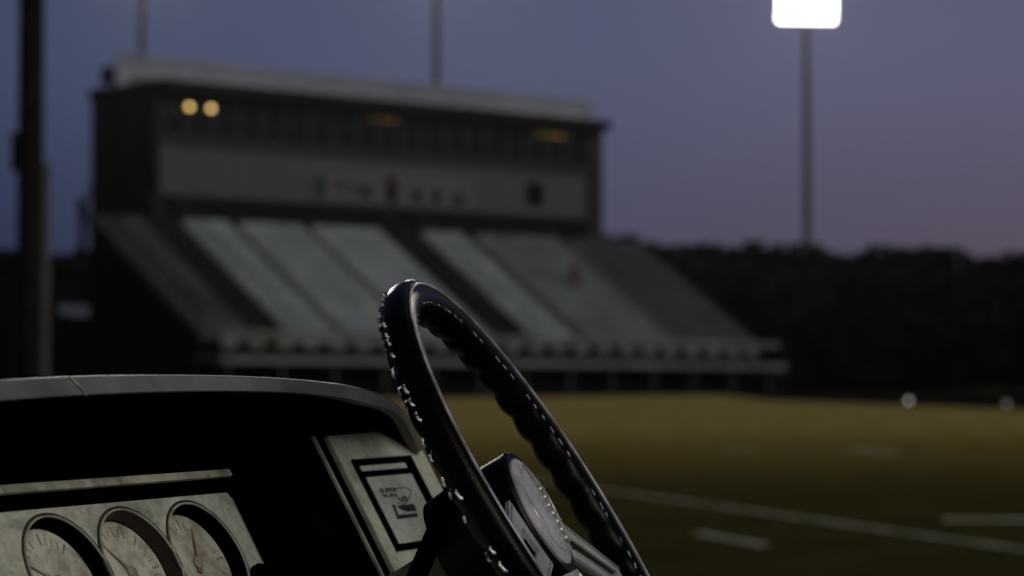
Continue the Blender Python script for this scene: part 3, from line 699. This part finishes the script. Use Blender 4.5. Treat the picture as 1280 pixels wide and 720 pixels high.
# pale bead whose colour stands in for the highlight on the driver-side edge
MB().tube([rim_pt(2 * math.pi * i / 180, R(78), .0004) for i in range(180)], .0011, 6, loop=True).build('edge_highlight', 'pale_line', sw, True)
def stitch_row(psi, step, length, rad, jit=.1, skip=.15, slant=.0):
    n = int(2 * math.pi * RC / step); mb = MB()
    for i in range(n):
        if random.random() < skip: continue
        ph = 2 * math.pi * i / n + random.uniform(-jit, jit) * step / RC; d = length * random.uniform(.6, 1.1) / RC
        pts = [rim_pt(ph + d * t, psi + slant * (t - .5), l) for t, l in ((0, -.0008), (.2, rad * .9), (.8, rad * .9), (1, -.0008))]
        mb.tube(pts, rad, 6)
    mb.build('stitching', 'thread', sw, True)['kind'] = 'stuff'
stitch_row(R(-62), .0150, .0082, .0012, .3, .25, .25)
stitch_row(R(-28), .0140, .0082, .0011, .3, .28, -.1)
stitch_row(R(140), .0125, .0080, .0004, .12, .2, .1)
# hub, cap and raised script
hr_ = .0505
tb = R(28.5); hn_ = V((math.cos(tb) * math.cos(R(12)), -math.cos(tb) * math.sin(R(12)), math.sin(tb)))
hv_ = V((-math.sin(tb) * math.cos(R(12)), math.sin(tb) * math.sin(R(12)), math.cos(tb)))
HF = Fr(at_depth(679, 637.5, 1.80) - hn_ * .0215, V((math.sin(R(12)), math.cos(R(12)), 0)), hv_, hn_)
MB().lathe(HF, [(.030, -.060), (.046, -.055), (.0495, -.03), (hr_, .012), (hr_ + .0006, .017), (.049, .0195), (.046, .0188), (.02, .018)], 64).build('hub', 'hub', sw, True)
cap = MB().lathe(HF, [(.0440, .0186), (.0437, .0204), (.0418, .0215), (.030, .0232), (.014, .0238), (.0004, .0240)], 64).build('horn_cap', 'cap', sw, True)
mb = MB()
def blob(x, y, rx, ry, h, z0=.0215):
    mb.lathe(Fr(HF(x, y, z0), HF.x, HF.y, HF.z), [(rx, 0), (rx * .96, h * .5), (rx * .7, h * .85), (rx * .15, h)], 14)
for k in range(7):
    y = .016 - .0068 * k; x = .0115 + .0012 * math.sin(k * 2.1)
    mb.lathe(Fr(HF(x, y, .0230), HF.x, HF.y + HF.x * .3, HF.z), [(.0034, 0), (.0033, .0018), (.0024, .0032), (.0004, .0038)], 12)
    mb.tube([HF(x + .003, y + .002, .0240), HF(x + .0065, y - .0005, .0258), HF(x + .003, y - .0045, .0248)], .0011, 6)
mb.tube([HF(.0035, .036, .0232), HF(.0085, .029, .0240), HF(.0110, .022, .0242)], .0014, 8)
mb.build('cap_script', 'chrome', sw, True)
MB().tube([HF(.034 * math.sin(q) , .034 * math.cos(q), .0228) for q in [R(k * 6) for k in range(60)]], .0008, 6, loop=True).build('cap_ring', 'cap', sw, True)
# spokes: far, near and bottom, each a slotted metal bar
def spoke(ang, wide, name='spoke'):
    e = WF.x * math.sin(ang) + WF.y * math.cos(ang); t = WF.x * math.cos(ang) - WF.y * math.sin(ang)
    sf = Fr(C, e, t, WF.z)
    def seg(t0, t1, r0, r1, z0, z1, th):
        vs = []
        for r_, z in ((r0, z0), (r1, z1)):
            wq = 1 + .25 * (r0 + .06 - r_) / .1
            vs += [sf(r_, t0 * wq, z), sf(r_, t1 * wq, z), sf(r_, t1 * wq, z + th), sf(r_, t0 * wq, z + th)]
        return vs, [(0, 1, 2, 3), (4, 7, 6, 5), (0, 4, 5, 1), (1, 5, 6, 2), (2, 6, 7, 3), (3, 7, 4, 0)]
    mb = MB(); r0, r1 = .050, RC - .012; z0, z1 = -.010, -.006; th = .0035
    h = wide / 2
    mb.add(*seg(-h, -h * .38, r0, r1, z0, z1, th)); mb.add(*seg(h * .38, h, r0, r1, z0, z1, th))
    mb.add(*seg(-h * .375, h * .375, r0, r0 + .014, z0, z0, th)); mb.add(*seg(-h * .375, h * .375, r1 - .016, r1, z1, z1, th))
    o = mb.build(name, 'spoke', sw)
    m2 = MB()
    for sg in (-1, 1):
        m2.tube([sf(r0 + .004, sg * h * 1.02, z0 + th), sf(r1 - .004, sg * h * .78, z1 + th)], .0014, 6)
        m2.tube([sf(r0 + .018, sg * h * .36, z0 + th), sf(r1 - .020, sg * h * .30, z1 + th)], .0010, 6)
    m2.build('spoke_edge', 'chrome', o, True)
spoke(R(90 + 27), .036); spoke(R(-90 - 14), .050); spoke(R(180), .050)
# column with its lever
MB().lathe(WF, [(.020, -.082), (.020, -.30)], 28).build('column', 'panel', car, True)
MB().lathe(WF, [(.022, -.300), (.026, -.305), (.026, -.40)], 28).build('column_base', 'black', car, True)
l0 = at_depth(503, 762, 1.78); l1 = at_depth(549, 656, 1.76); l2 = at_depth(570, 608, 1.755)
MB().tube([l0, l1, l2], .0075, 14).build('lever', 'black', car, True)

# ------------------------------------------------------------------ world, sun
Ld = V((.54, -.60, .50)).normalized()
sd = bpy.data.lights.new('sun', 'SUN'); sd.energy = 1.45; sd.angle = R(34); sd.color = (1, .95, .86)
so = bpy.data.objects.new('sun', sd); COL.objects.link(so); so.location = (60, 20, 40); so.rotation_euler = Ld.to_track_quat('Z', 'Y').to_euler()
W = bpy.data.worlds.new('World'); SC.world = W; W.use_nodes = True; nt = W.node_tree; nt.nodes.clear()
out = nt.nodes.new('ShaderNodeOutputWorld'); bg = nt.nodes.new('ShaderNodeBackground'); nt.links.new(bg.outputs[0], out.inputs[0])
sky = nt.nodes.new('ShaderNodeTexSky'); sky.sky_type = 'NISHITA'; sky.sun_disc = False
sky.sun_elevation = math.asin(Ld.z); sky.sun_rotation = math.atan2(Ld.x, Ld.y)
tc = nt.nodes.new('ShaderNodeTexCoord')
def dotn(vec):
    d = nt.nodes.new('ShaderNodeVectorMath'); d.operation = 'DOT_PRODUCT'; nt.links.new(tc.outputs['Generated'], d.inputs[0]); d.inputs[1].default_value = vec; return d.outputs['Value']
def ramp(src, stops):
    r = nt.nodes.new('ShaderNodeValToRGB'); e = r.color_ramp.elements
    while len(e) < len(stops): e.new(.5)
    for q, (p, c) in zip(e, stops): q.position = p; q.color = (*c, 1)
    nt.links.new(src, r.inputs['Fac']); return r.outputs['Color']
az = dotn((math.sin(R(60)), math.cos(R(60)), 0))      # .31 at the left edge of the view, .67 at the right edge
hi = ramp(az, [(0, (.020, .028, .070)), (.30, (.040, .055, .125)), (.48, (.072, .082, .160)), (.67, (.105, .102, .185)), (1, (.06, .055, .085))])
lo = ramp(az, [(0, (.012, .018, .045)), (.30, (.016, .025, .074)), (.48, (.055, .058, .110)), (.67, (.097, .073, .115)), (1, (.07, .05, .07))])
el = dotn((0, 0, 1)); mr = nt.nodes.new('ShaderNodeMapRange'); mr.interpolation_type = 'SMOOTHSTEP'
mr.inputs['From Min'].default_value = .035; mr.inputs['From Max'].default_value = .135; nt.links.new(el, mr.inputs['Value'])
mx = nt.nodes.new('ShaderNodeMix'); mx.data_type = 'RGBA'; nt.links.new(mr.outputs['Result'], mx.inputs['Factor']); nt.links.new(lo, mx.inputs['A']); nt.links.new(hi, mx.inputs['B'])
nz = nt.nodes.new('ShaderNodeTexNoise'); nz.inputs['Scale'].default_value = 5; nz.inputs['Detail'].default_value = 3; nt.links.new(tc.outputs['Generated'], nz.inputs['Vector'])
m3 = nt.nodes.new('ShaderNodeMapRange'); m3.inputs['To Min'].default_value = .90; m3.inputs['To Max'].default_value = 1.10; nt.links.new(nz.outputs['Fac'], m3.inputs['Value'])
mm = nt.nodes.new('ShaderNodeMix'); mm.data_type = 'RGBA'; mm.blend_type = 'MULTIPLY'; mm.inputs['Factor'].default_value = 1
nt.links.new(mx.outputs['Result'], mm.inputs['A']); nt.links.new(m3.outputs['Result'], mm.inputs['B'])
sk = nt.nodes.new('ShaderNodeVectorMath'); sk.operation = 'SCALE'; sk.inputs['Scale'].default_value = .0012; nt.links.new(sky.outputs[0], sk.inputs[0])
zd = nt.nodes.new('ShaderNodeMapRange'); zd.interpolation_type = 'SMOOTHSTEP'; zd.inputs['From Min'].default_value = .18; zd.inputs['From Max'].default_value = .6; zd.inputs['To Min'].default_value = 1; zd.inputs['To Max'].default_value = .22; nt.links.new(el, zd.inputs['Value'])
m4 = nt.nodes.new('ShaderNodeMix'); m4.data_type = 'RGBA'; m4.blend_type = 'MULTIPLY'; m4.inputs['Factor'].default_value = 1; nt.links.new(mm.outputs['Result'], m4.inputs['A']); nt.links.new(zd.outputs['Result'], m4.inputs['B'])
ad = nt.nodes.new('ShaderNodeVectorMath'); ad.operation = 'ADD'; nt.links.new(m4.outputs['Result'], ad.inputs[0]); nt.links.new(sk.outputs[0], ad.inputs[1])
hs = nt.nodes.new('ShaderNodeHueSaturation'); hs.inputs['Saturation'].default_value = .93; hs.inputs['Value'].default_value = .93; nt.links.new(ad.outputs[0], hs.inputs['Color']); nt.links.new(hs.outputs['Color'], bg.inputs['Color']); bg.inputs['Strength'].default_value = 1.0

SC.view_settings.view_transform = 'Standard'; SC.view_settings.look = 'None'; SC.view_settings.exposure = 0; SC.view_settings.gamma = 1
SC.cycles.use_denoising = True
SC.cycles.max_bounces = 5
SC.cycles.sample_clamp_indirect = 3

# thin even air volume, added to stand in for lens glow round the floodlights
mb = MB(); mb.box(WORLD, -950, 950, -250, 1650, -1, 60)
hz = mb.build('lens_glow', 'black'); hz['kind'] = 'stuff'; hz['label'] = 'thin air added to stand in for the lens glow round the floodlights'
hm = bpy.data.materials.new('lens_glow_air'); hm.use_nodes = True; hn = hm.node_tree; hn.nodes.clear()
ho = hn.nodes.new('ShaderNodeOutputMaterial'); hv = hn.nodes.new('ShaderNodeVolumePrincipled'); hv.inputs['Density'].default_value = .000032
hv.inputs['Color'].default_value = (.9, .92, 1, 1); hv.inputs['Anisotropy'].default_value = .85
hn.links.new(hv.outputs[0], ho.inputs['Volume']); hz.data.materials.clear(); hz.data.materials.append(hm)
